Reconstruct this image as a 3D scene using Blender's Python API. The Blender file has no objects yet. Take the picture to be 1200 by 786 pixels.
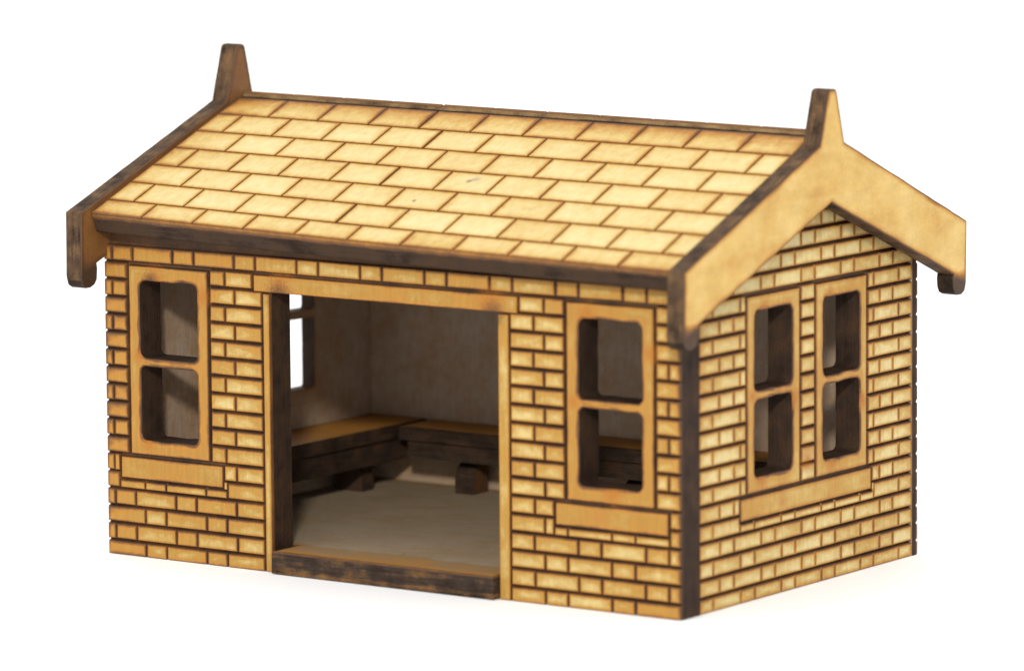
import bpy, math, random
from mathutils import Vector
from mathutils.geometry import tessellate_polygon
from mathutils import noise as mnoise
random.seed(7)
MM = 0.001
C = bpy.context.scene.collection

# ------------------------------------------------------------------ sizes (millimetres)
L, D, T = 80.0, 53.16, 4.1
PITCH, Z0 = 2.072, 1.756            # brick courses
RD = 0.55                           # depth of the engraved horizontal joints
ORG = (40.0, 26.58, 0.0)            # base point of the building
FX = [(3.5, 15.28), (64.94, 76.72)] # front window frames
FZ = (12.10, 34.72)
PU, PL = (23.76, 32.86), (14.0, 22.78)   # upper / lower pane heights
PIN, PW = 1.71, 8.37
SX = [(2.08, 17.09), (63.46, 78.47)]
SZ = (9.235, 11.88)
DOOR = (24.06, 55.88, 32.66)
LINTEL = (21.78, 58.55, 32.66, 34.72)
SY = [(14.21, 25.99), (29.39, 41.17)]    # side window frames
SSY = (12.79, 42.11)
YB = 51.69                           # end of the side walls

# ------------------------------------------------------------------ materials
def nodes_of(name):
    m = bpy.data.materials.new(name); m.use_nodes = True
    nt = m.node_tree; nt.nodes.clear()
    out = nt.nodes.new('ShaderNodeOutputMaterial'); b = nt.nodes.new('ShaderNodeBsdfPrincipled')
    nt.links.new(b.outputs[0], out.inputs[0])
    return m, nt, b

def mathn(nt, op, a, b=None, clamp=False):
    n = nt.nodes.new('ShaderNodeMath'); n.operation = op; n.use_clamp = clamp
    for i, v in enumerate((a, b)):
        if v is None: continue
        if isinstance(v, (int, float)): n.inputs[i].default_value = v
        else: nt.links.new(v, n.inputs[i])
    return n.outputs[0]

def noise(nt, vec, scale, detail=3, rough=0.5, stretch=(1, 1, 1)):
    mp = nt.nodes.new('ShaderNodeMapping'); mp.inputs['Scale'].default_value = [1000 * s for s in stretch]
    nt.links.new(vec, mp.inputs['Vector'])
    n = nt.nodes.new('ShaderNodeTexNoise'); n.inputs['Scale'].default_value = scale
    n.inputs['Detail'].default_value = detail; n.inputs['Roughness'].default_value = rough
    nt.links.new(mp.outputs[0], n.inputs['Vector'])
    return n.outputs[0]

def ramp(nt, fac, stops):
    r = nt.nodes.new('ShaderNodeValToRGB'); nt.links.new(fac, r.inputs[0])
    cr = r.color_ramp
    while len(cr.elements) < len(stops): cr.elements.new(0.5)
    for e, (p, c) in zip(cr.elements, stops): e.position = p; e.color = (*c, 1)
    return r.outputs[0]

def mixc(nt, fac, a, b, mode='MIX'):
    n = nt.nodes.new('ShaderNodeMix'); n.data_type = 'RGBA'; n.blend_type = mode
    for sock, v in ((n.inputs['Factor'], fac), (n.inputs['A'], a), (n.inputs['B'], b)):
        if isinstance(v, (int, float)): sock.default_value = v
        elif isinstance(v, tuple): sock.default_value = (*v, 1)
        else: nt.links.new(v, sock)
    return n.outputs['Result']

def ply(name, pale, gold, grain, blotch=0.5, bias=0.0, marks=(), mida=.28):
    """birch plywood face, toned by the 'scorch' attribute (laser burn)"""
    m, nt, b = nodes_of(name)
    tc = nt.nodes.new('ShaderNodeTexCoord').outputs['Object']
    at = nt.nodes.new('ShaderNodeAttribute'); at.attribute_name = 'scorch'
    big = noise(nt, tc, 0.16, 3, 0.55)
    mid = noise(nt, tc, 0.9, 3, 0.6)
    fine = noise(nt, tc, 3.2, 3, 0.65)
    gr = noise(nt, tc, 2.4, 4, 0.65, grain)
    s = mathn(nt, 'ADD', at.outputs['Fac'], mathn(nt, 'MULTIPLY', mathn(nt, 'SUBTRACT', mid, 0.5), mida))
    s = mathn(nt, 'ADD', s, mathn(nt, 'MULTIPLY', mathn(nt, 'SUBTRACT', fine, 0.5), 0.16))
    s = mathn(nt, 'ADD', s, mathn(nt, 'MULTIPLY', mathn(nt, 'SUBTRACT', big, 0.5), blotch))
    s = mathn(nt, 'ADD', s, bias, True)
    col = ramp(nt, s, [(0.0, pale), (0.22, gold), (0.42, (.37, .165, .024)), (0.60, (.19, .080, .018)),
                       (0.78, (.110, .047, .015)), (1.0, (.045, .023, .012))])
    g = mathn(nt, 'ADD', mathn(nt, 'MULTIPLY', gr, 0.55), 0.73)
    gc = nt.nodes.new('ShaderNodeCombineColor')
    for i, k in enumerate((1.0, 1.06, 1.25)):
        nt.links.new(mathn(nt, 'POWER', g, k), gc.inputs[i])
    col = mixc(nt, 0.75, col, gc.outputs[0], 'MULTIPLY')
    # small specks of resin and dust
    sp = noise(nt, tc, 1.7, 2, 0.5)
    spk = nt.nodes.new('ShaderNodeMapRange'); spk.inputs[1].default_value = 0.755; spk.inputs[2].default_value = 0.80
    nt.links.new(sp, spk.inputs[0]); col = mixc(nt, mathn(nt, 'MULTIPLY', spk.outputs[0], .5), col, (.16, .09, .035))
    for (p, r, c) in sorted(marks, key=lambda k: -k[2][0]):
        vm = nt.nodes.new('ShaderNodeVectorMath'); vm.operation = 'DISTANCE'
        nt.links.new(tc, vm.inputs[0]); vm.inputs[1].default_value = [a * MM for a in p]
        d = mathn(nt, 'ADD', mathn(nt, 'MULTIPLY', vm.outputs['Value'], 1000), mathn(nt, 'MULTIPLY', fine, 1.6 * r))
        mr = nt.nodes.new('ShaderNodeMapRange'); mr.inputs[1].default_value = r * 2.1; mr.inputs[2].default_value = r * .95
        nt.links.new(d, mr.inputs[0]); col = mixc(nt, mathn(nt, 'MULTIPLY', mr.outputs[0], .88), col, c)
    nt.links.new(col, b.inputs['Base Color'])
    b.inputs['Roughness'].default_value = 0.62; b.inputs['Specular IOR Level'].default_value = 0.3
    bp = nt.nodes.new('ShaderNodeBump'); bp.inputs['Distance'].default_value = 0.00012; bp.inputs['Strength'].default_value = 0.6
    nt.links.new(mathn(nt, 'ADD', gr, mathn(nt, 'MULTIPLY', fine, .7)), bp.inputs['Height'])
    nt.links.new(bp.outputs[0], b.inputs['Normal'])
    return m

def char(name, lay=(1, 1, 1), tint=(.036, .022, .015), dark=(.022, .0135, .009), warm=(.058, .031, .016)):
    """laser cut edge: charred plies, streaked along the sheet"""
    m, nt, b = nodes_of(name)
    tc = nt.nodes.new('ShaderNodeTexCoord').outputs['Object']
    n1 = noise(nt, tc, 1.1, 4, 0.65, lay); n2 = noise(nt, tc, 0.35, 3, 0.6); n3 = noise(nt, tc, 4.0, 3, 0.7)
    v = mathn(nt, 'ADD', mathn(nt, 'MULTIPLY', n1, .34), mathn(nt, 'ADD', mathn(nt, 'MULTIPLY', n2, .54), mathn(nt, 'MULTIPLY', n3, .12)))
    col = ramp(nt, v, [(0.38, dark), (0.5, tint), (0.64, warm)])
    nt.links.new(col, b.inputs['Base Color'])
    b.inputs['Roughness'].default_value = 0.55; b.inputs['Specular IOR Level'].default_value = 0.05
    bp = nt.nodes.new('ShaderNodeBump'); bp.inputs['Distance'].default_value = 0.00014; bp.inputs['Strength'].default_value = 0.7
    nt.links.new(mathn(nt, 'ADD', n1, n3), bp.inputs['Height']); nt.links.new(bp.outputs[0], b.inputs['Normal'])
    return m

PALE, GOLD = (.49, .372, .150), (.34, .192, .036)
def fm(x, z): return (x - 40, -26.58, z)
def sm(y, z): return (40, y - 26.58, z)
SOOT, RUST = (.030, .017, .012), (.33, .120, .014)
FRONT_MARKS = [
    (fm(25.2, 32.3), 1.7, SOOT), (fm(55.0, 32.4), 1.5, (.06, .03, .015)), (fm(54.6, 33.6), 2.03, RUST), (fm(25.4, 33.6), 1.89, RUST),
    (fm(6.6, 32.7), 1.2, SOOT), (fm(7.0, 33.4), 1.49, RUST), (fm(5.0, 24.0), 0.94, RUST), (fm(6.2, 13.7), 1.08, RUST), (fm(14.3, 31.5), 1.22, RUST),
    (fm(67.6, 33.3), 1.35, RUST), (fm(71.2, 13.4), 1.49, RUST), (fm(76.0, 29.5), 1.22, RUST), (fm(65.8, 23.4), 0.94, RUST), (fm(69.5, 10.6), 1.0, (.34, .15, .03))]
M_front = ply('ply_front', PALE, GOLD, (1, 1, .12), .62, .05, marks=FRONT_MARKS)
M_frame = ply('ply_front_trim', (.41, .270, .078), (.32, .170, .030), (1, 1, .12), .62, .09, marks=FRONT_MARKS)
SIDE_MARKS = [
    (sm(18.0, 33.1), 1.01, RUST), (sm(32.6, 33.2), 1.01, RUST), (sm(17.2, 13.7), 1.22, RUST), (sm(24.5, 22.0), 1.22, RUST), (sm(33.0, 13.6), 1.08, RUST),
    (sm(15.4, 23.2), 0.94, RUST), (sm(27.6, 14.5), 1.49, RUST), (sm(22.0, 10.4), 1.0, (.36, .17, .035)), (sm(39.9, 20.0), 1.22, RUST)]
M_side = ply('ply_side', (.54, .43, .20), (.40, .25, .062), (1, 1, .12), .50, .01, marks=SIDE_MARKS)
M_sframe = ply('ply_side_trim', (.50, .355, .130), (.39, .225, .048), (1, 1, .12), .58, .06, marks=SIDE_MARKS)
M_roof = ply('ply_roof', (.61, .49, .240), (.50, .345, .11), (1.6, .16, .3), .20, .0,
             marks=[((4.9, -14.9, 45.95), .62, (.30, .25, .18)), ((4.3, -15.4, 45.8), .42, (.09, .06, .04)), ((0.1, -20.5, 43.75), .34, (.06, .035, .02)), ((-27.5, -13.0, 46.4), .2, (.12, .07, .03)), ((-10.5, -9.0, 48.2), .25, (.16, .09, .04))])
M_barge = ply('ply_barge', (.62, .465, .205), (.50, .325, .095), (1, .12, .3), .40, .04, mida=.07)
M_in = ply('ply_inside', (.38, .285, .205), (.31, .19, .10), (1, 1, .15), .45, .02)  # same ply in a darker tone, interior dimness put into the colour
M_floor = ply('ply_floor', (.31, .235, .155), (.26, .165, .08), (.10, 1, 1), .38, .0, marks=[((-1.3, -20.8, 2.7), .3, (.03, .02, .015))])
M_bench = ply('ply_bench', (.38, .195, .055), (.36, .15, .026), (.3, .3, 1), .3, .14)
E_wall = char('cut_edge_wall', (3, 3, .15))
E_roof = char('cut_edge_roof', (.12, 1, 2.5), (.045, .028, .019))
E_barge = char('cut_edge_barge', (3.5, .3, .3), (.072, .044, .026), warm=(.16, .09, .04))
E_tan = char('cut_edge_ridge', (.15, 1, 1), (.17, .105, .048), (.06, .038, .02), (.27, .17, .075))
E_bench = char('cut_edge_bench', (.2, .2, 3), (.040, .026, .018), warm=(.075, .038, .018))
E_dark = char('burnt_lobe', (1, 1, 1), (.022, .016, .012), (.013, .010, .008), (.045, .028, .018))

# ------------------------------------------------------------------ mesh helpers
def rack(x, y, z): return (x - .0105 * (z - 12), y, z)
class MB:
    def __init__(s): s.v = []; s.f = []; s.m = []; s.s = []
    def vert(s, p, sc=0.0): s.v.append(p); s.s.append(sc); return len(s.v) - 1
    def face(s, ids, m=0): s.f.append(tuple(ids)); s.m.append(m)
    def strip(s, a, b, m=0, closed=True):
        n = len(a)
        for i in range(n if closed else n - 1):
            j = (i + 1) % n; s.face((a[i], a[j], b[j], b[i]), m)
    def build(s, name, mats, parent=None, org=ORG, warp=None, smooth=False):
        me = bpy.data.meshes.new(name)
        vs = [warp(*p) for p in s.v] if warp else s.v
        me.from_pydata([((x - org[0]) * MM, (y - org[1]) * MM, (z - org[2]) * MM) for x, y, z in vs], [], s.f)
        for mm in mats: me.materials.append(mm)
        me.polygons.foreach_set('material_index', s.m)
        at = me.attributes.new('scorch', 'FLOAT', 'POINT'); at.data.foreach_set('value', s.s)
        import bmesh
        bm = bmesh.new(); bm.from_mesh(me)
        bmesh.ops.recalc_face_normals(bm, faces=bm.faces); bm.to_mesh(me); bm.free()
        if smooth: me.polygons.foreach_set('use_smooth', [True] * len(me.polygons))
        me.update()
        o = bpy.data.objects.new(name, me); C.objects.link(o)
        if parent: o.parent = parent
        return o

def tess(mb, loops, m=0):
    """fill the first loop minus the others; loops = lists of (vertex ids, 2-D points)"""
    pts = [[Vector((p[0], p[1], 0)) for p in l[1]] for l in loops]
    ids = [i for l in loops for i in l[0]]
    for t in tessellate_polygon(pts): mb.face([ids[k] for k in t], m)

def inset(poly, dists):
    """inset a counter-clockwise convex-ish polygon, one distance per edge (edge i: i -> i+1)"""
    n = len(poly); out = []
    for i in range(n):
        a, b, c = poly[i - 1], poly[i], poly[(i + 1) % n]
        d1, d2 = dists[i - 1], dists[i]
        e1 = (b[0] - a[0], b[1] - a[1]); e2 = (c[0] - b[0], c[1] - b[1])
        l1 = math.hypot(*e1); l2 = math.hypot(*e2)
        n1 = (-e1[1] / l1, e1[0] / l1); n2 = (-e2[1] / l2, e2[0] / l2)
        p1 = (b[0] + n1[0] * d1, b[1] + n1[1] * d1)
        cr = e1[0] * e2[1] - e1[1] * e2[0]
        if abs(cr) < 1e-6 * l1 * l2: out.append(p1); continue
        p2 = (b[0] + n2[0] * d2, b[1] + n2[1] * d2)
        t = ((p2[0] - p1[0]) * e2[1] - (p2[1] - p1[1]) * e2[0]) / cr
        out.append((p1[0] + e1[0] * t, p1[1] + e1[1] * t))
    return out

def area(p): return 0.5 * sum(p[i][0] * p[(i + 1) % len(p)][1] - p[(i + 1) % len(p)][0] * p[i][1] for i in range(len(p)))

def rrect(u0, u1, z0, z1, r, n=5, wob=0.05, seed=0):
    """counter-clockwise rounded rectangle, slightly irregular like a laser cut"""
    rnd = random.Random(seed); pts = []
    def add(u, z):
        a = mnoise.noise(Vector((u * .55, z * .55, seed * 1.7))); b = mnoise.noise(Vector((u * .55, z * .55, seed * 1.7 + 40)))
        pts.append((u + 3.2 * wob * a + rnd.uniform(-wob, wob) * .3, z + 3.2 * wob * b + rnd.uniform(-wob, wob) * .3))
    cs = [(u1 - r, z0 + r, -90), (u1 - r, z1 - r, 0), (u0 + r, z1 - r, 90), (u0 + r, z0 + r, 180)]
    for q, (cx, cz, a0) in enumerate(cs):
        for k in range(n + 1):
            a = math.radians(a0 + 90 * k / n); add(cx + r * math.cos(a), cz + r * math.sin(a))
        nx = cs[(q + 1) % 4]; ex, ez = pts[-1]
        a = math.radians(a0 + 90); tx, tz = nx[0] + r * math.cos(a), nx[1] + r * math.sin(a)
        for k in range(1, 5): add(ex + (tx - ex) * k / 5, ez + (tz - ez) * k / 5)
    return pts

MAPS = {'front': lambda u, z, d: (u, -d, z), 'back': lambda u, z, d: (u, D + d, z),
        'right': lambda u, z, d: (L + d, u, z), 'left': lambda u, z, d: (-d, u, z)}

def slab(mb, mp, outer, holes, d0, d1, face_m=0, in_m=2, edge_m=1, s_out=.84, s_in=.15):
    """a sheet with rectangular holes: face at d0 (outside), face at d1 (inside), cut edges"""
    fr, bk = [], []
    for lp in [outer] + holes:
        a = [mb.vert(mp(u, z, d0), s_out) for u, z in lp]; b = [mb.vert(mp(u, z, d1), s_in) for u, z in lp]
        fr.append((a, lp)); bk.append((b, lp))
        a2 = [mb.vert(mp(u, z, d0), 1) for u, z in lp]; b2 = [mb.vert(mp(u, z, d1), 1) for u, z in lp]
        mb.strip(a2, b2, edge_m)
    tess(mb, fr, face_m)
    # inside face: a darker scorched rim round every cut
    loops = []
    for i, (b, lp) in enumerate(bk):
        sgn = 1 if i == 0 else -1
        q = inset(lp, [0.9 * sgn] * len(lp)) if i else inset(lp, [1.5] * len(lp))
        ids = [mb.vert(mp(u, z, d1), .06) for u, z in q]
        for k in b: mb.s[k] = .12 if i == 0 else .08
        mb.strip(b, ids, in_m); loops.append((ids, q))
    tess(mb, loops, in_m)

# ------------------------------------------------------------------ brickwork
def clip(poly, a, b, c):
    """keep a*u + b*z <= c"""
    out = []
    for i in range(len(poly)):
        p, q = poly[i], poly[(i + 1) % len(poly)]
        dp = a * p[0] + b * p[1] - c; dq = a * q[0] + b * q[1] - c
        if dp <= 0: out.append(p)
        if (dp < 0 < dq) or (dq < 0 < dp):
            t = dp / (dp - dq); out.append((p[0] + (q[0] - p[0]) * t, p[1] + (q[1] - p[1]) * t))
    r = []
    for p in out:
        if not r or math.hypot(p[0] - r[-1][0], p[1] - r[-1][1]) > .05: r.append(p)
    if len(r) > 1 and math.hypot(r[0][0] - r[-1][0], r[0][1] - r[-1][1]) < .05: r.pop()
    return r

def rect_minus(r, e):
    u0, u1, z0, z1 = r; a0, a1, b0, b1 = e
    if a0 >= u1 or a1 <= u0 or b0 >= z1 or b1 <= z0: return [r]
    out = []
    ov = min(z1, b1) - max(z0, b0)
    if ov < .2: return [r]
    if ov < .45: return [(u0, u1, z0, b0)] if b0 > z0 else [(u0, u1, b1, z1)]
    l, rr = a0 - u0, u1 - a1
    x0, x1 = (a0 if l > .5 else u0), (a1 if rr > .5 else u1)
    if l > .5: out.append((u0, a0, z0, z1))
    if rr > .5: out.append((a1, u1, z0, z1))
    if b0 - z0 > .25: out.append((x0, x1, z0, b0))
    if z1 - b1 > .25: out.append((x0, x1, b1, z1))
    zb, zt = max(z0, b0), min(z1, b1)
    if .3 < l <= .5: out.append((u0, a0, zb, zt))
    if .3 < rr <= .5: out.append((a1, u1, zb, zt))
    return out

def brick(mb, mp, poly, edges, tone, groove=1.0):
    """edges: 'h' joint, 'v' joint, 'e' panel edge. tone: extra scorch"""
    INS = {'h': (.02, .11, .18, .25, .50), 'v': (.02, .08, .14, .20, .40), 'e': (.0, .03, .07, .13, .5), 'j': (0, 0, 0, .001, .002)}
    SCO = {'h': (.88, .84, .76, .50, .05), 'v': (.85, .76, .62, .36, .04), 'e': (1, .95, .72, .48, .20), 'j': (.3, .3, .3, .2, .1)}
    DEP = (-RD - .02, -.36, -.10, 0, 0)
    us = [p[0] for p in poly]; zs = [p[1] for p in poly]
    small = min(max(us) - min(us), max(zs) - min(zs))
    k = min(1.0, small / 1.45)
    if small < .3: return
    prev = None
    for r in range(5):
        q = inset(poly, [INS[e][r] * k * (groove if e == 'h' else 1) for e in edges])
        if area(q) < .02: 
            q = prevq
        ids = []
        for i, p in enumerate(q):
            e1, e2 = edges[i - 1], edges[i]
            s = max(SCO[e1][r], SCO[e2][r]) if r < 3 else .5 * (SCO[e1][r] + SCO[e2][r])
            if r >= 3 and abs(p[1] - max(zz for _, zz in q)) < .05: s += (.14 if r == 3 else .12)  # upper edge of each brick toned darker than the rest
            if r >= 3: s += tone * (1 if r == 4 else .6) + random.uniform(-.03, .03)
            ids.append(mb.vert(mp(p[0], p[1], DEP[r] + (random.uniform(-.02, .02) if r < 3 else 0)), s))
        if prev: mb.strip(prev, ids, 0)
        prev, prevq = ids, q
    # centre fan
    cu = sum(p[0] for p in prevq) / len(prevq); cz = sum(p[1] for p in prevq) / len(prevq)
    c = mb.vert(mp(cu, cz, 0.0), tone)
    for i in range(len(prev)): mb.face((prev[i], prev[(i + 1) % len(prev)], c), 0)

def brickwork(mb, mp, u0, u1, ztop, excl, starts, halfplanes=(), vdepth=.28, vs=.80, tone_fn=None, groove=1.0):
    """starts(u, row) -> a start of a stretcher for that row"""
    P, ST = 8.93, 5.72
    row, zlo = 0, 0.0
    while zlo < ztop - .3:
        zhi = min(Z0 + PITCH * row, ztop) if row else Z0
        # joints of this row
        segs = []
        for (ra, rb, off) in (starts(zlo) if callable(starts) else starts):
            j = []
            base = off + (0 if row % 2 == 0 else P / 2)
            k = math.floor((ra - base) / P) - 1
            while base + k * P < rb + P:
                j += [base + k * P, base + k * P + ST + .16]; k += 1
            j = [x for x in j if ra + .8 < x < rb - (1.65 if rb < 30 else .95)]
            xs = [ra] + [x + random.uniform(-.05, .05) for x in j] + [rb]
            segs += [(xs[i], xs[i + 1]) for i in range(len(xs) - 1)]
            for x in xs[1:-1]:
                rs = [(x - .2, x + .2, zlo + .18, zhi - .18)]
                for e in excl: rs = [q for r in rs for q in rect_minus(r, e)]
                for q in rs:
                    poly = [(q[0], q[2]), (q[1], q[2]), (q[1], q[3]), (q[0], q[3])]
                    for h in halfplanes: poly = clip(poly, *h)
                    if len(poly) >= 3:
                        mb.face([mb.vert(mp(a, b, -vdepth + random.uniform(-.04, .04)), vs + random.uniform(-.1, .1)) for a, b in poly], 0)
        for (a, b) in segs:
            rs = [(a, b, zlo, zhi)]
            for e in excl: rs = [q for r in rs for q in rect_minus(r, e)]
            for q in rs:
                if q[1] - q[0] < .35 or q[3] - q[2] < .3: continue
                poly = [(q[0], q[2]), (q[1], q[2]), (q[1], q[3]), (q[0], q[3])]
                for h in halfplanes: poly = clip(poly, *h)
                if len(poly) < 3 or abs(area(poly)) < .35: continue
                ed = []
                for i in range(len(poly)):
                    p, r = poly[i], poly[(i + 1) % len(poly)]
                    if abs(p[1] - r[1]) < 1e-4: ed.append('e' if (p[1] < .01) else 'h')
                    elif abs(p[0] - r[0]) < 1e-4: ed.append('e' if (abs(p[0] - u0) < .01 or abs(p[0] - u1) < .01) else 'v')
                    else: ed.append('e')
                cu = (q[0] + q[1]) / 2; cz = (q[2] + q[3]) / 2
                tone = random.gauss(0, .035) + (tone_fn(cu, cz) if tone_fn else 0)
                brick(mb, mp, poly, ed, tone, groove)
        zlo = zhi; row += 1

def plate(mb, mp, outer, holes=(), s_edge=.78, s_mid=.20, s_in=.08, bev=.16, m=0, d_top=0.0, d_low=-RD, hole_s=.92, depth=None, wide=.75):
    """raised plain field (frame, sill, lintel): bevelled scorched rim, optional pane holes cut right through"""
    n = len(outer)
    r0 = [mb.vert(mp(u, z, d_low), .85) for u, z in outer]
    q1 = inset(outer, [bev * .5] * n); r1 = [mb.vert(mp(u, z, d_top - .10), s_edge) for u, z in q1]
    q2 = inset(outer, [bev] * n); r2 = [mb.vert(mp(u, z, d_top), s_edge * .55) for u, z in q2]
    q3 = inset(outer, [bev + min(wide, .4)] * n); r3 = [mb.vert(mp(u, z, d_top), s_mid * .6) for u, z in q3]
    mb.strip(r0, r1, m); mb.strip(r1, r2, m); mb.strip(r2, r3, m)
    loops = [(r3, q3)]
    for h in holes:
        k = len(h)
        h0 = [mb.vert(mp(u, z, depth), 1) for u, z in h]
        h1 = [mb.vert(mp(u, z, d_top - .12), 1) for u, z in h]
        g1 = inset(h, [-.10] * k); h2 = [mb.vert(mp(u, z, d_top), hole_s * random.uniform(.62, .95)) for u, z in g1]
        g2 = inset(h, [-.26] * k); h3 = [mb.vert(mp(u, z, d_top), .40 + .30 * max(0, mnoise.noise(Vector((u * .5, z * .5, 3.3)))) * 2) for u, z in g2]
        g3 = inset(h, [-.50] * k); h4 = [mb.vert(mp(u, z, d_top), .22) for u, z in g3]
        mb.strip(h0, h1, 1); mb.strip(h1, h2, 0); mb.strip(h2, h3, 0); mb.strip(h3, h4, 0)
        loops.append((h4, g3))
    tess(mb, loops, m)

def rect(u0, u1, z0, z1): return [(u0, z0), (u1, z0), (u1, z1), (u0, z1)]

def frame(parent, side, u0, u1, seed, mat, label=None, T=T, dz=0.0):
    mp = MAPS[side]; mb = MB()
    o = rect(u0 + .1, u1 - .1, FZ[0] + .1 + dz, FZ[1] - .1 + dz)
    rc, wb = (.4, .015) if side == 'left' else (.78, .045)
    hs = [rrect(u0 + PIN, u0 + PIN + PW, PU[0] + dz, PU[1] + dz, rc, seed=seed, wob=wb), rrect(u0 + PIN, u0 + PIN + PW, PL[0] + dz, PL[1] + dz, rc, seed=seed + 1, wob=wb)]
    plate(mb, mp, o, hs, depth=-T)
    # body behind the face and the plain inside face
    b0 = [mb.vert(mp(u, z, -RD), 1) for u, z in o]; b1 = [mb.vert(mp(u, z, -T), .08) for u, z in o]
    mb.strip(b0, b1, 1)
    loops = [(b1, o)]
    for h in hs:
        a = [mb.vert(mp(u, z, -T), .45) for u, z in h]; g = inset(h, [-.4] * len(h)); b = [mb.vert(mp(u, z, -T), .12) for u, z in g]
        mb.strip(a, b, 2); loops.append((b, g))
    tess(mb, loops, 2)
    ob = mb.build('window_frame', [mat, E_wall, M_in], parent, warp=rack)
    if label: ob['label'] = label
    return ob

def empty(name, loc, label, cat, group=None):
    o = bpy.data.objects.new(name, None); C.objects.link(o); o.location = loc
    o.empty_display_size = 0.01
    o['label'] = label; o['category'] = cat
    if group: o['group'] = group
    return o

house = empty('model_building', (0, 0, 0), 'laser-cut plywood model of a brick shelter with tiled roof standing on white surface', 'model building')

G = .14   # half groove kept round the plain fields
def grow(r, g=G): return (r[0] - g, r[1] + g, r[2] - g, r[3] + g)

# ------------------------------------------------------------------ front wall
EAVE = 38.4
mp = MAPS['front']; mb = MB()
outer = [(0, 0), (DOOR[0], 0), (DOOR[0], DOOR[2]), (DOOR[1], DOOR[2]), (DOOR[1], 0), (L, 0), (L, EAVE), (0, EAVE)]
fh = [rect(a + .08, b - .08, FZ[0] + .08, FZ[1] - .08) for a, b in FX]
# sheet with window holes: inner rim helper needs the door notch treated as part of the outline
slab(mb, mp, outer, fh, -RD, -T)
JL, JR = (23.15, DOOR[0]), (DOOR[1], 57.35)
excl = [grow((a, b, *FZ)) for a, b in FX] + [grow((a, b, *SZ)) for a, b in SX] + \
       [(LINTEL[0] - G, LINTEL[1] + G, LINTEL[2] + .15, LINTEL[3] + G), (JL[0] - .1, JR[1] + .1, -1, LINTEL[2] + .2)]
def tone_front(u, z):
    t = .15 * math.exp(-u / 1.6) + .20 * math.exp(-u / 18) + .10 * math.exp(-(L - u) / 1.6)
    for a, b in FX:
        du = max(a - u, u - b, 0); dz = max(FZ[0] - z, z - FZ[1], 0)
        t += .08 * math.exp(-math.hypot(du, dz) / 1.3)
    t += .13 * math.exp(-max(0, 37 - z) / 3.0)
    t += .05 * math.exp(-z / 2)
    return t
brickwork(mb, mp, 0, L, Z0 + PITCH * 17, excl, lambda z: [(0, L, -.2)] if z > 34.8 else ([(0, 23.05, -.2), (57.45, L, 2.65)] if z < LINTEL[2] - 1 else [(0, 21.68, -.2), (58.65, L, 2.65)]), tone_fn=tone_front)  # top course left off; bare dark sheet stands in for eave shade
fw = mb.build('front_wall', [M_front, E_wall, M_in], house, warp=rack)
for i, (a, b) in enumerate(FX): frame(fw, 'front', a, b, 10 + 2 * i, M_frame)
for a, b in SX:
    m2 = MB(); plate(m2, mp, rect(a, b, *SZ)); m2.build('window_sill', [M_frame, E_wall], fw, warp=rack)
m2 = MB(); l = LINTEL
plate(m2, mp, [(l[0], l[2] - .0), (l[1], l[2]), (l[1], l[3]), (l[0], l[3])], s_edge=.7)
o = m2.build('door_lintel', [M_frame, E_wall], fw, warp=rack)
for (a, b) in (JL, JR):
    m2 = MB(); plate(m2, mp, rect(a, b, 0.0, l[2] - .12), s_edge=.62, s_mid=.25, bev=.10, wide=.22)
    m2.build('door_jamb', [M_front, E_wall], fw, warp=rack)

# ------------------------------------------------------------------ side walls (gables)
RS = .41                                    # roof slope dz/dy
def under(y): return 41.45 + RS * min(y, D - y) - 3.05     # underside of the roof sheets
mp = MAPS['right']
def gable(side, name, label, mat, TW):
    mp = MAPS[side]; mb = MB(); dz = 1.5 if side == 'left' else 0.0
    y0, y1 = T - .06, YB
    outer = [(y0, 0), (y1, 0), (y1, under(y1)), (D / 2, under(D / 2)), (y0, under(y0))]
    hs = [rect(a + .08, b - .08, FZ[0] + .08 + dz, FZ[1] - .08 + dz) for a, b in SY]
    slab(mb, mp, outer, hs, -RD, -TW)
    ex = [grow((a, b, FZ[0] + dz, FZ[1] + dz)) for a, b in SY] + [grow((SSY[0], SSY[1], *SZ))]
    hp = [(-RS, 1, 41.45 - 3.1), (RS, 1, 41.45 - 3.1 + RS * D)]
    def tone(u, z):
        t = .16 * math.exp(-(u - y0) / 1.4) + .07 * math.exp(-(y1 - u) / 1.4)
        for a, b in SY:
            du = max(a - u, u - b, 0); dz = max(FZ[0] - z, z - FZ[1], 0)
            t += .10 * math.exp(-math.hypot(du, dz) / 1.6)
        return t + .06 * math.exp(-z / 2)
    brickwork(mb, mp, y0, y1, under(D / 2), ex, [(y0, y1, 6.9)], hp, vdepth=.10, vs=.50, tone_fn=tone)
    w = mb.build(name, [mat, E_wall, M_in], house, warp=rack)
    if label: w['label'] = label
    for i, (a, b) in enumerate(SY): frame(w, side, a, b, 30 + 2 * i, M_sframe, T=TW, dz=dz)
    m2 = MB(); plate(m2, mp, rect(SSY[0], SSY[1], *SZ)); m2.build('window_sill', [M_sframe, E_wall], w, warp=rack)
    return w
gable('right', 'gable_wall', 'brick-engraved gable wall with two sash windows', M_side, 3.3)
gable('left', 'gable_wall', 'far gable wall seen from inside through the doorway', M_side, 2.0)

# ------------------------------------------------------------------ back wall
mp = MAPS['back']; mb = MB()
slab(mb, mp, rect(0, L, 0, EAVE), [], -RD, -(D - YB) + .01, edge_m=1)
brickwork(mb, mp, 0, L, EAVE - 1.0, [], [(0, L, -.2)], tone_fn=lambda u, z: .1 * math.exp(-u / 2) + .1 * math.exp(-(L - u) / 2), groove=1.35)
mb.build('back_wall', [M_side, E_wall, M_in], house, warp=rack)

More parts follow.
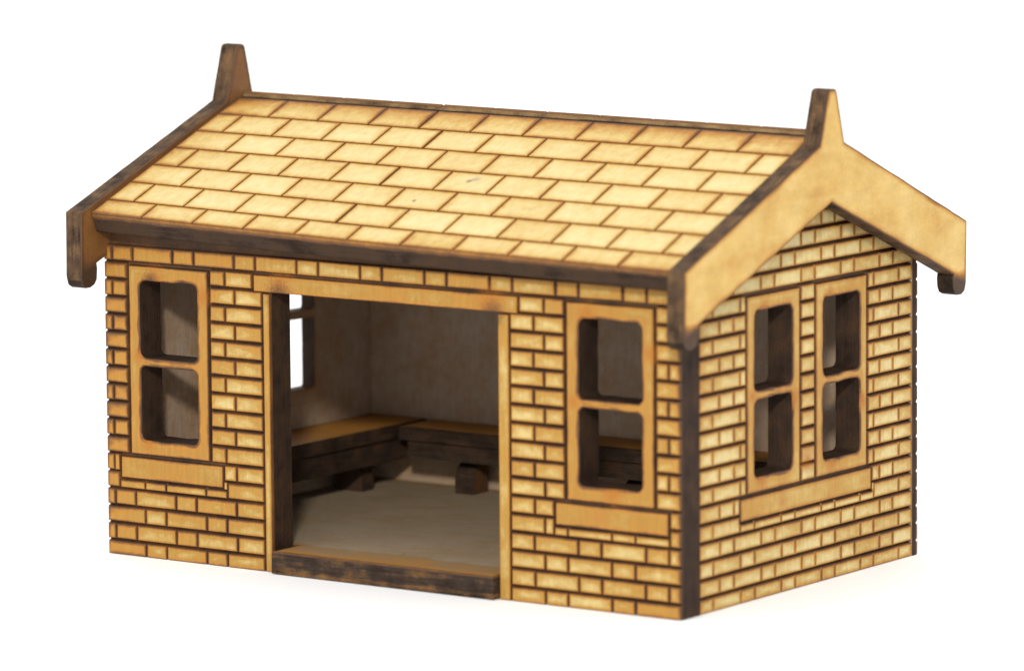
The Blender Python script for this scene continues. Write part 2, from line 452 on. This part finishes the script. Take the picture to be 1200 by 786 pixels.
# ------------------------------------------------------------------ floor with the doorstep tongue
mb = MB()
FT, FY = 2.70, -0.95
outline = [(DOOR[0] + .70, FY), (DOOR[1] - .12, FY), (DOOR[1] - .12, T + .05), (L - T - .05, T + .05), (L - T - .05, YB - .05), (2.05, YB - .05), (2.05, T + .05), (DOOR[0] + .70, T + .05)]
cnt = [max(1, int(math.hypot(outline[(i + 1) % 8][0] - p[0], outline[(i + 1) % 8][1] - p[1]) / 1.2)) for i, p in enumerate(outline)]
def dense(poly):
    o = []
    for i, n in enumerate(cnt):
        p, q = poly[i], poly[(i + 1) % len(poly)]
        o += [(p[0] + (q[0] - p[0]) * k / n, p[1] + (q[1] - p[1]) * k / n) for k in range(n)]
    return o
fine_out = dense(outline)
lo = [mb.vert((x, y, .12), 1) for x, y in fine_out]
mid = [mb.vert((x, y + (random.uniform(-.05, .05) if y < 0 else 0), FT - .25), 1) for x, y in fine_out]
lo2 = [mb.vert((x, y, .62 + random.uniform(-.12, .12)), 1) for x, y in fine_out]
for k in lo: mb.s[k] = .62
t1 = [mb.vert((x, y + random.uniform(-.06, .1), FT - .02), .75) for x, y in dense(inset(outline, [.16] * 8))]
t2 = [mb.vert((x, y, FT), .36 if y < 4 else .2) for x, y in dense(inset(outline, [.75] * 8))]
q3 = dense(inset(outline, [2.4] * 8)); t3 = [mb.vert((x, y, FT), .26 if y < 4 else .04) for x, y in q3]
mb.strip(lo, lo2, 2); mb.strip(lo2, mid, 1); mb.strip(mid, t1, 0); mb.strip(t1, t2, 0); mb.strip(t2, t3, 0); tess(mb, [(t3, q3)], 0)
tess(mb, [(lo, fine_out)], 1)
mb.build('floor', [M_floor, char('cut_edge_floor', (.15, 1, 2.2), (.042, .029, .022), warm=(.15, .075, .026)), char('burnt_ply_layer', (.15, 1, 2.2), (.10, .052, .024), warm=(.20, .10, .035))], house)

# ------------------------------------------------------------------ roof
def tilt(x, y, z): return (x, y, z - .0062 * (x - 40))
X0, X1 = .52, 81.04
YE = -3.25
def warp_far(x, y, z):          # the far bargeboard sits a little high at the front
    k = .6 * (1 - (y + 4.95) / 31.5) if y < D / 2 else 0
    return tilt(x - .2, y, z + k + .09 * max(0, z - 51.7))
def warp_near(x, y, z): return tilt(x + .12, y, z - .33 + .25 * max(0, min(1, (34 - z) / 2)))
def rwarp(x, y, z):
    f = max(0, 1 - (y - YE) / 30) if y < D / 2 else 0
    return tilt(x, y, z - .012 * (x - 40) * f * .8 - .12 * f + .35 * f * max(0, 1 - x / 40))
def roof_panel(back):
    """sheet lying on the gables; local (x, s, h): s runs up the slope, h is height above the tile face"""
    ca, sa = math.cos(math.atan(RS)), math.sin(math.atan(RS))
    TH = 2.8
    if not back:
        LEN = (26.05 - YE) / ca
        def P(x, s, h): return (x, YE + s * ca - h * sa, 41.45 + RS * YE + s * sa + h * ca)
    else:
        yb = D - YE; zt = 52.85; yt = 27.05
        LEN = (yb - yt) / ca
        def P(x, s, h): return (x, yb - s * ca + h * sa, zt - (LEN - s) * sa + h * ca)
    mb = MB()
    g = .075; TD = .34
    rows = [0, 3.45]
    rh = (LEN - 3.45) / 6
    for i in range(6): rows.append(3.45 + rh * (i + 1))
    W = (X1 - X0) / 11
    # base sheet
    base = [(X0, 0), (X1, 0), (X1, LEN), (X0, LEN)]
    nb = 60
    bl = [(X0 + (X1 - X0) * i / nb, 0) for i in range(nb)] + [(X1, 0), (X1, LEN)] + [(X1 - (X1 - X0) * i / nb, LEN) for i in range(1, nb)] + [(X0, LEN)]
    a = [mb.vert(P(x, s, -TD), .9) for x, s in bl]
    b = [mb.vert(P(x, s + (.35 if s < 1 else 0), -TH), 1) for x, s in bl]
    c = [mb.vert(P(x, s, -TH + .35), 1) for x, s in bl]
    tess(mb, [(a, bl)], 0)
    if back:
        a2 = [mb.vert(P(x, s, -TD - .42 + random.uniform(-.05, .05)), 1) for x, s in bl]
        mb.strip(a, a2, 3); mb.strip(a2, c, 1)
    else:
        for k in a: mb.s[k] = .55
        a2 = [mb.vert(P(x, s, -TD - .55 + random.uniform(-.1, .1)), .95) for x, s in bl]
        mb.strip(a, a2, 0); mb.strip(a2, c, 1)
    mb.strip(c, b, 1); tess(mb, [(b, bl)], 2)
    for r in range(7):
        s0, s1 = rows[r], rows[r + 1]
        odd = r % 2
        xs = [X0] + [X0 + W * (k + (.5 if odd else 0)) + random.uniform(-.05, .05) for k in range(0 if odd else 1, 12) if X0 < X0 + W * (k + (.5 if odd else 0)) < X1 - .5] + [X1]
        for i in range(len(xs) - 1):
            xa, xb = xs[i], xs[i + 1]
            bottom = r == 0
            dark = 1.0
            xm = (xa + xb) / 2
            poly = [(xa, s0), (xb, s0), (xb, s1), (xa, s1)]
            el, er = xa <= X0 + .01, xb >= X1 - .01
            wide_gap = random.uniform(.8, 1.15) + (2.6 if abs(xb - 36 + .7 * r) < 2.4 and r > 0 else 0)
            ed = [.02 if bottom else g, .02 if er else g * .8 * wide_gap, g, .02 if el else g * .8]
            tone = random.gauss(0, .03) + (.05 if r == 6 else 0)
            if r == 0: tone += .02
            prev = None
            for q, (ins, dep, sc) in enumerate(((0, -TD - .02, .84), (.05, -.06, .62), (.11, 0, .36), (.5, 0, .12), (1.2, 0, .04))):
                pq = inset(poly, [e + ins * (1 if e > .03 else .8) for e in ed])
                ids = []
                for j, (x, s) in enumerate(pq):
                    t = sc
                    if q >= 2:
                        t += tone + random.uniform(-.02, .02) + .26 * math.exp(-(x - X0) / 2.4) + .06 * math.exp(-(X1 - x) / 2) + .34 * math.exp(-(LEN - s) / 2.4)
                        if bottom and j in (0, 1): t += .10
                        if s > (s0 + s1) / 2 : t += .05
                    if q == 0 and bottom and j in (0, 1): t = .9
                    h = dep
                    ids.append(mb.vert(P(x, s, h), t))
                if prev: mb.strip(prev, ids, 0)
                prev = ids
            mb.face(prev, 0)
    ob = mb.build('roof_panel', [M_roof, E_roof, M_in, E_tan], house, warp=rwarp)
    return ob
f_panel = roof_panel(False)
b_panel = roof_panel(True)

# ------------------------------------------------------------------ bargeboards with finials
def barge(x0, x1, inner_is_right, seed, label):
    rnd = random.Random(seed)
    e, m = 4.95, D / 2
    half = [(m, 44.95), (-2.0, 34.03)]
    prof = [(m, 44.95)]
    prof += [(-1.95, 34.0), (-1.85, 33.4), (-1.95, 32.1), (-2.35, 31.5), (-3.1, 31.2), (-4.0, 31.2), (-4.6, 31.5), (-4.85, 32.1), (-e, 32.6), (-e, 40.12)]
    prof += [(m - 2.75, 51.71), (m - .95, 57.55), (m - .7, 57.85), (m - .25, 57.9)]
    right = [(D - y, z) for y, z in reversed(prof[1:])]
    full = prof + right
    # subdivide long edges
    pts = []
    for i in range(len(full)):
        p, q = full[i], full[(i + 1) % len(full)]
        ln = math.hypot(q[0] - p[0], q[1] - p[1]); n = max(1, int(ln / 1.6))
        for k in range(n):
            pts.append((p[0] + (q[0] - p[0]) * k / n, p[1] + (q[1] - p[1]) * k / n))
    if area(pts) < 0: pts.reverse()
    pts = [(a + rnd.uniform(-.025, .025), b + rnd.uniform(-.025, .025)) for a, b in pts]
    mb = MB()
    n = len(pts)
    def lobe(y, z): return 1 if (z < 33.9 and (y < -1.7 or y > D - 0 + 1.7)) else 0
    for xf, sg in ((x1, 1), (x0, -1)):
        add = .46 if (inner_is_right and sg > 0) else 0
        xi = xf - sg * .12
        r0 = [mb.vert((xi, y, z), 1) for y, z in pts]
        q1 = inset(pts, [.10] * n); r1 = [mb.vert((xf, y, z), .72 + .2 * lobe(y, z)) for y, z in q1]
        q2 = inset(pts, [.32] * n)
        r2 = [mb.vert((xf, y, z), .95 if lobe(y, z) else (add + .30 + .25 * max(0, mnoise.noise(Vector((y * .22, z * .22, seed)))))) for y, z in q2]
        q3 = inset(pts, [.75] * n)
        r3 = [mb.vert((xf, y, z), .95 if lobe(y, z) else (add + .16 + .18 * max(0, mnoise.noise(Vector((y * .12, z * .12, seed + 5)))))) for y, z in q3]
        mb.strip(r0, r1, 0); mb.strip(r1, r2, 0); mb.strip(r2, r3, 0)
        tess(mb, [(r3, q3)], 0)
    ea = [mb.vert((x1 - .12, y, z), 1) for y, z in pts]; eb = [mb.vert((x0 + .12, y, z), 1) for y, z in pts]
    for i in range(n):
        j = (i + 1) % n
        mid = ((pts[i][0] + pts[j][0]) / 2, (pts[i][1] + pts[j][1]) / 2)
        mb.face((ea[i], ea[j], eb[j], eb[i]), 2 if (lobe(*mid) and (mid[1] < 32.1 or -3 < mid[0] < D + 3)) else 1)
    ob = mb.build('bargeboard', [M_barge, E_barge, E_dark], house, warp=warp_far if inner_is_right else warp_near)
    if label: ob['label'] = label
barge(81.06, 83.35, False, 3, 'near gable bargeboard with a tapered finial, plain plywood face showing')
barge(-1.79, .50, True, 9, 'far gable bargeboard with a tapered finial, charred edge showing')

# ------------------------------------------------------------------ benches inside
def beam(mb, x0, x1, y0, y1, z0, z1, top=0, side=1, s=.2, b=.12):
    o = [(x0, y0), (x1, y0), (x1, y1), (x0, y1)]
    a = [mb.vert((x, y, z0), 1) for x, y in o]; c = [mb.vert((x, y, z1 - b), 1) for x, y in o]
    q = inset(o, [b] * 4); d = [mb.vert((x, y, z1), .6) for x, y in q]
    q2 = inset(o, [min(.8, (min(x1 - x0, y1 - y0)) * .3)] * 4); e = [mb.vert((x, y, z1), s) for x, y in q2]
    mb.strip(a, c, side); mb.strip(c, d, side); mb.strip(d, e, top); mb.face(e, top); mb.face(a, side)

def leg(mb, ax, pos, f0, f1, w, zt, fs=.42):
    """bracket foot cut from sheet: curved back edge. ax 'y': plate spans f0..f1 along y, width w along x"""
    prof = [(f0, FT), (f1, FT), (f1, zt), (f0 + 2.2, zt), (f0 + 1.5, zt - .35), (f0 + .85, zt - .75), (f0 + .35, zt - 1.3), (f0 + .08, zt - 2.0), (f0, zt - 2.8), (f0 - .02, FT + .8)]
    def q(a, b, w_): return (pos + w_, a, b) if ax == 'y' else (a, pos + w_, b)
    A = [mb.vert(q(a, b, 0), fs) for a, b in prof]; B = [mb.vert(q(a, b, w), fs) for a, b in prof]
    mb.face(A, 0); mb.face(B, 0)
    A2 = [mb.vert(q(a, b, 0), 1) for a, b in prof]; B2 = [mb.vert(q(a, b, w), 1) for a, b in prof]
    mb.strip(A2, B2, 1)

def bench(kind):
    if kind == 'back':
        x0, x1, y0, y1 = 11.2, 76.2, 44.4, YB - .05
        lab = 'low dark-edged plywood bench running along the back wall inside the shelter'
    else:
        x0, x1, y0, y1 = 2.1, 10.5, 4.6, YB - .05
        lab = 'low dark-edged plywood bench along the left wall, beneath the bright window'
    org = ((x0 + x1) / 2, (y0 + y1) / 2, FT)
    e = empty('bench', ((org[0] - ORG[0]) * MM, (org[1] - ORG[1]) * MM, FT * MM), lab, 'bench', None)
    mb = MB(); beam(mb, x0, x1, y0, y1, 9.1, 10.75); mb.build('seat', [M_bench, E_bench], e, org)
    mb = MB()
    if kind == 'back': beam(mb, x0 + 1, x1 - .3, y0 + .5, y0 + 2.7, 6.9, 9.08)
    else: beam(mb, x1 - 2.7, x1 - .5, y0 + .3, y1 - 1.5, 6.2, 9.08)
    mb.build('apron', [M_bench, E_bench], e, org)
    spots = [18.4, 43.0, 66.0] if kind == 'back' else [9.0, 20.0, 40.6]
    for p in spots:
        mb = MB()
        if kind == 'back': leg(mb, 'y', p, 46.2, 49.4, 2.7, 6.88, .72)
        else:
            # the curved edge faces the room
            prof_mb = mb
            leg(mb, 'x', p, -8.3, -4.2, 2.4, 6.88, .95)
            mb.v = [(-a, b, c) for a, b, c in mb.v]
        mb.build('leg', [M_bench, E_bench], e, org)
bench('back'); bench('left')

# ------------------------------------------------------------------ white surface
me = bpy.data.meshes.new('ground')
R = 6.0
me.from_pydata([(-R, -R, 0), (R, -R, 0), (R, R, 0), (-R, R, 0)], [], [(0, 1, 2, 3)])
gm, nt, b = nodes_of('white_card')
b.inputs['Base Color'].default_value = (.90, .90, .905, 1); b.inputs['Roughness'].default_value = .8
b.inputs['Specular IOR Level'].default_value = .1
me.materials.append(gm)
g = bpy.data.objects.new('ground', me); C.objects.link(g); g['kind'] = 'structure'

# ------------------------------------------------------------------ light
W = bpy.data.worlds.new('World'); bpy.context.scene.world = W; W.use_nodes = True
W.node_tree.nodes['Background'].inputs[0].default_value = (1, 1, 1, 1)
W.node_tree.nodes['Background'].inputs[1].default_value = 1.24
def area_lamp(name, direction, dist, size, eff, col):
    """eff: brightness of a white card facing the lamp"""
    ld = bpy.data.lights.new(name, 'AREA'); ld.shape = 'DISK'; ld.size = size
    ld.energy = eff * math.pi ** 2 * dist * dist; ld.color = col
    o = bpy.data.objects.new(name, ld); C.objects.link(o)
    d = Vector(direction).normalized(); o.location = d * dist + Vector((0, 0, .02))
    o.rotation_euler = (-d).to_track_quat('-Z', 'Y').to_euler()
area_lamp('key_lamp', (.6, -1.0, .5), 1.3, .10, .70, (1, .97, .91))
area_lamp('top_lamp', (-.1, -.45, 1.0), 1.1, .7, .10, (1, .97, .92))

# ------------------------------------------------------------------ camera
az, el, ro = math.radians(33.678), math.radians(7.432), math.radians(.069)
dist = 659.51
dirv = Vector((math.sin(az) * math.cos(el), -math.cos(az) * math.cos(el), math.sin(el)))
tgt = Vector((39.743 - ORG[0], 26.84 - ORG[1], 26.012))
cd = bpy.data.cameras.new('camera'); cam = bpy.data.objects.new('camera', cd); C.objects.link(cam)
cam.location = (tgt + dirv * dist) * MM
F = -dirv; Rt = F.cross(Vector((0, 0, 1))).normalized(); U = Rt.cross(F)
R2 = math.cos(ro) * Rt + math.sin(ro) * U; U2 = -math.sin(ro) * Rt + math.cos(ro) * U
from mathutils import Matrix
cam.rotation_euler = Matrix((R2, U2, -F)).transposed().to_euler()
cd.sensor_width = 36; cd.lens = 6541.86 / 1200 * 36
cd.clip_start = .01; cd.clip_end = 50
cd.dof.use_dof = True
foc = Vector((8 - ORG[0], 0 - ORG[1], 22)) * MM
cd.dof.focus_distance = (foc - cam.location).dot(F)
cd.dof.aperture_fstop = 29
bpy.context.scene.camera = cam
sc = bpy.context.scene
sc.view_settings.view_transform = 'Standard'; sc.view_settings.look = 'None'
sc.view_settings.exposure = 0; sc.view_settings.gamma = 1
sc.cycles.use_denoising = True
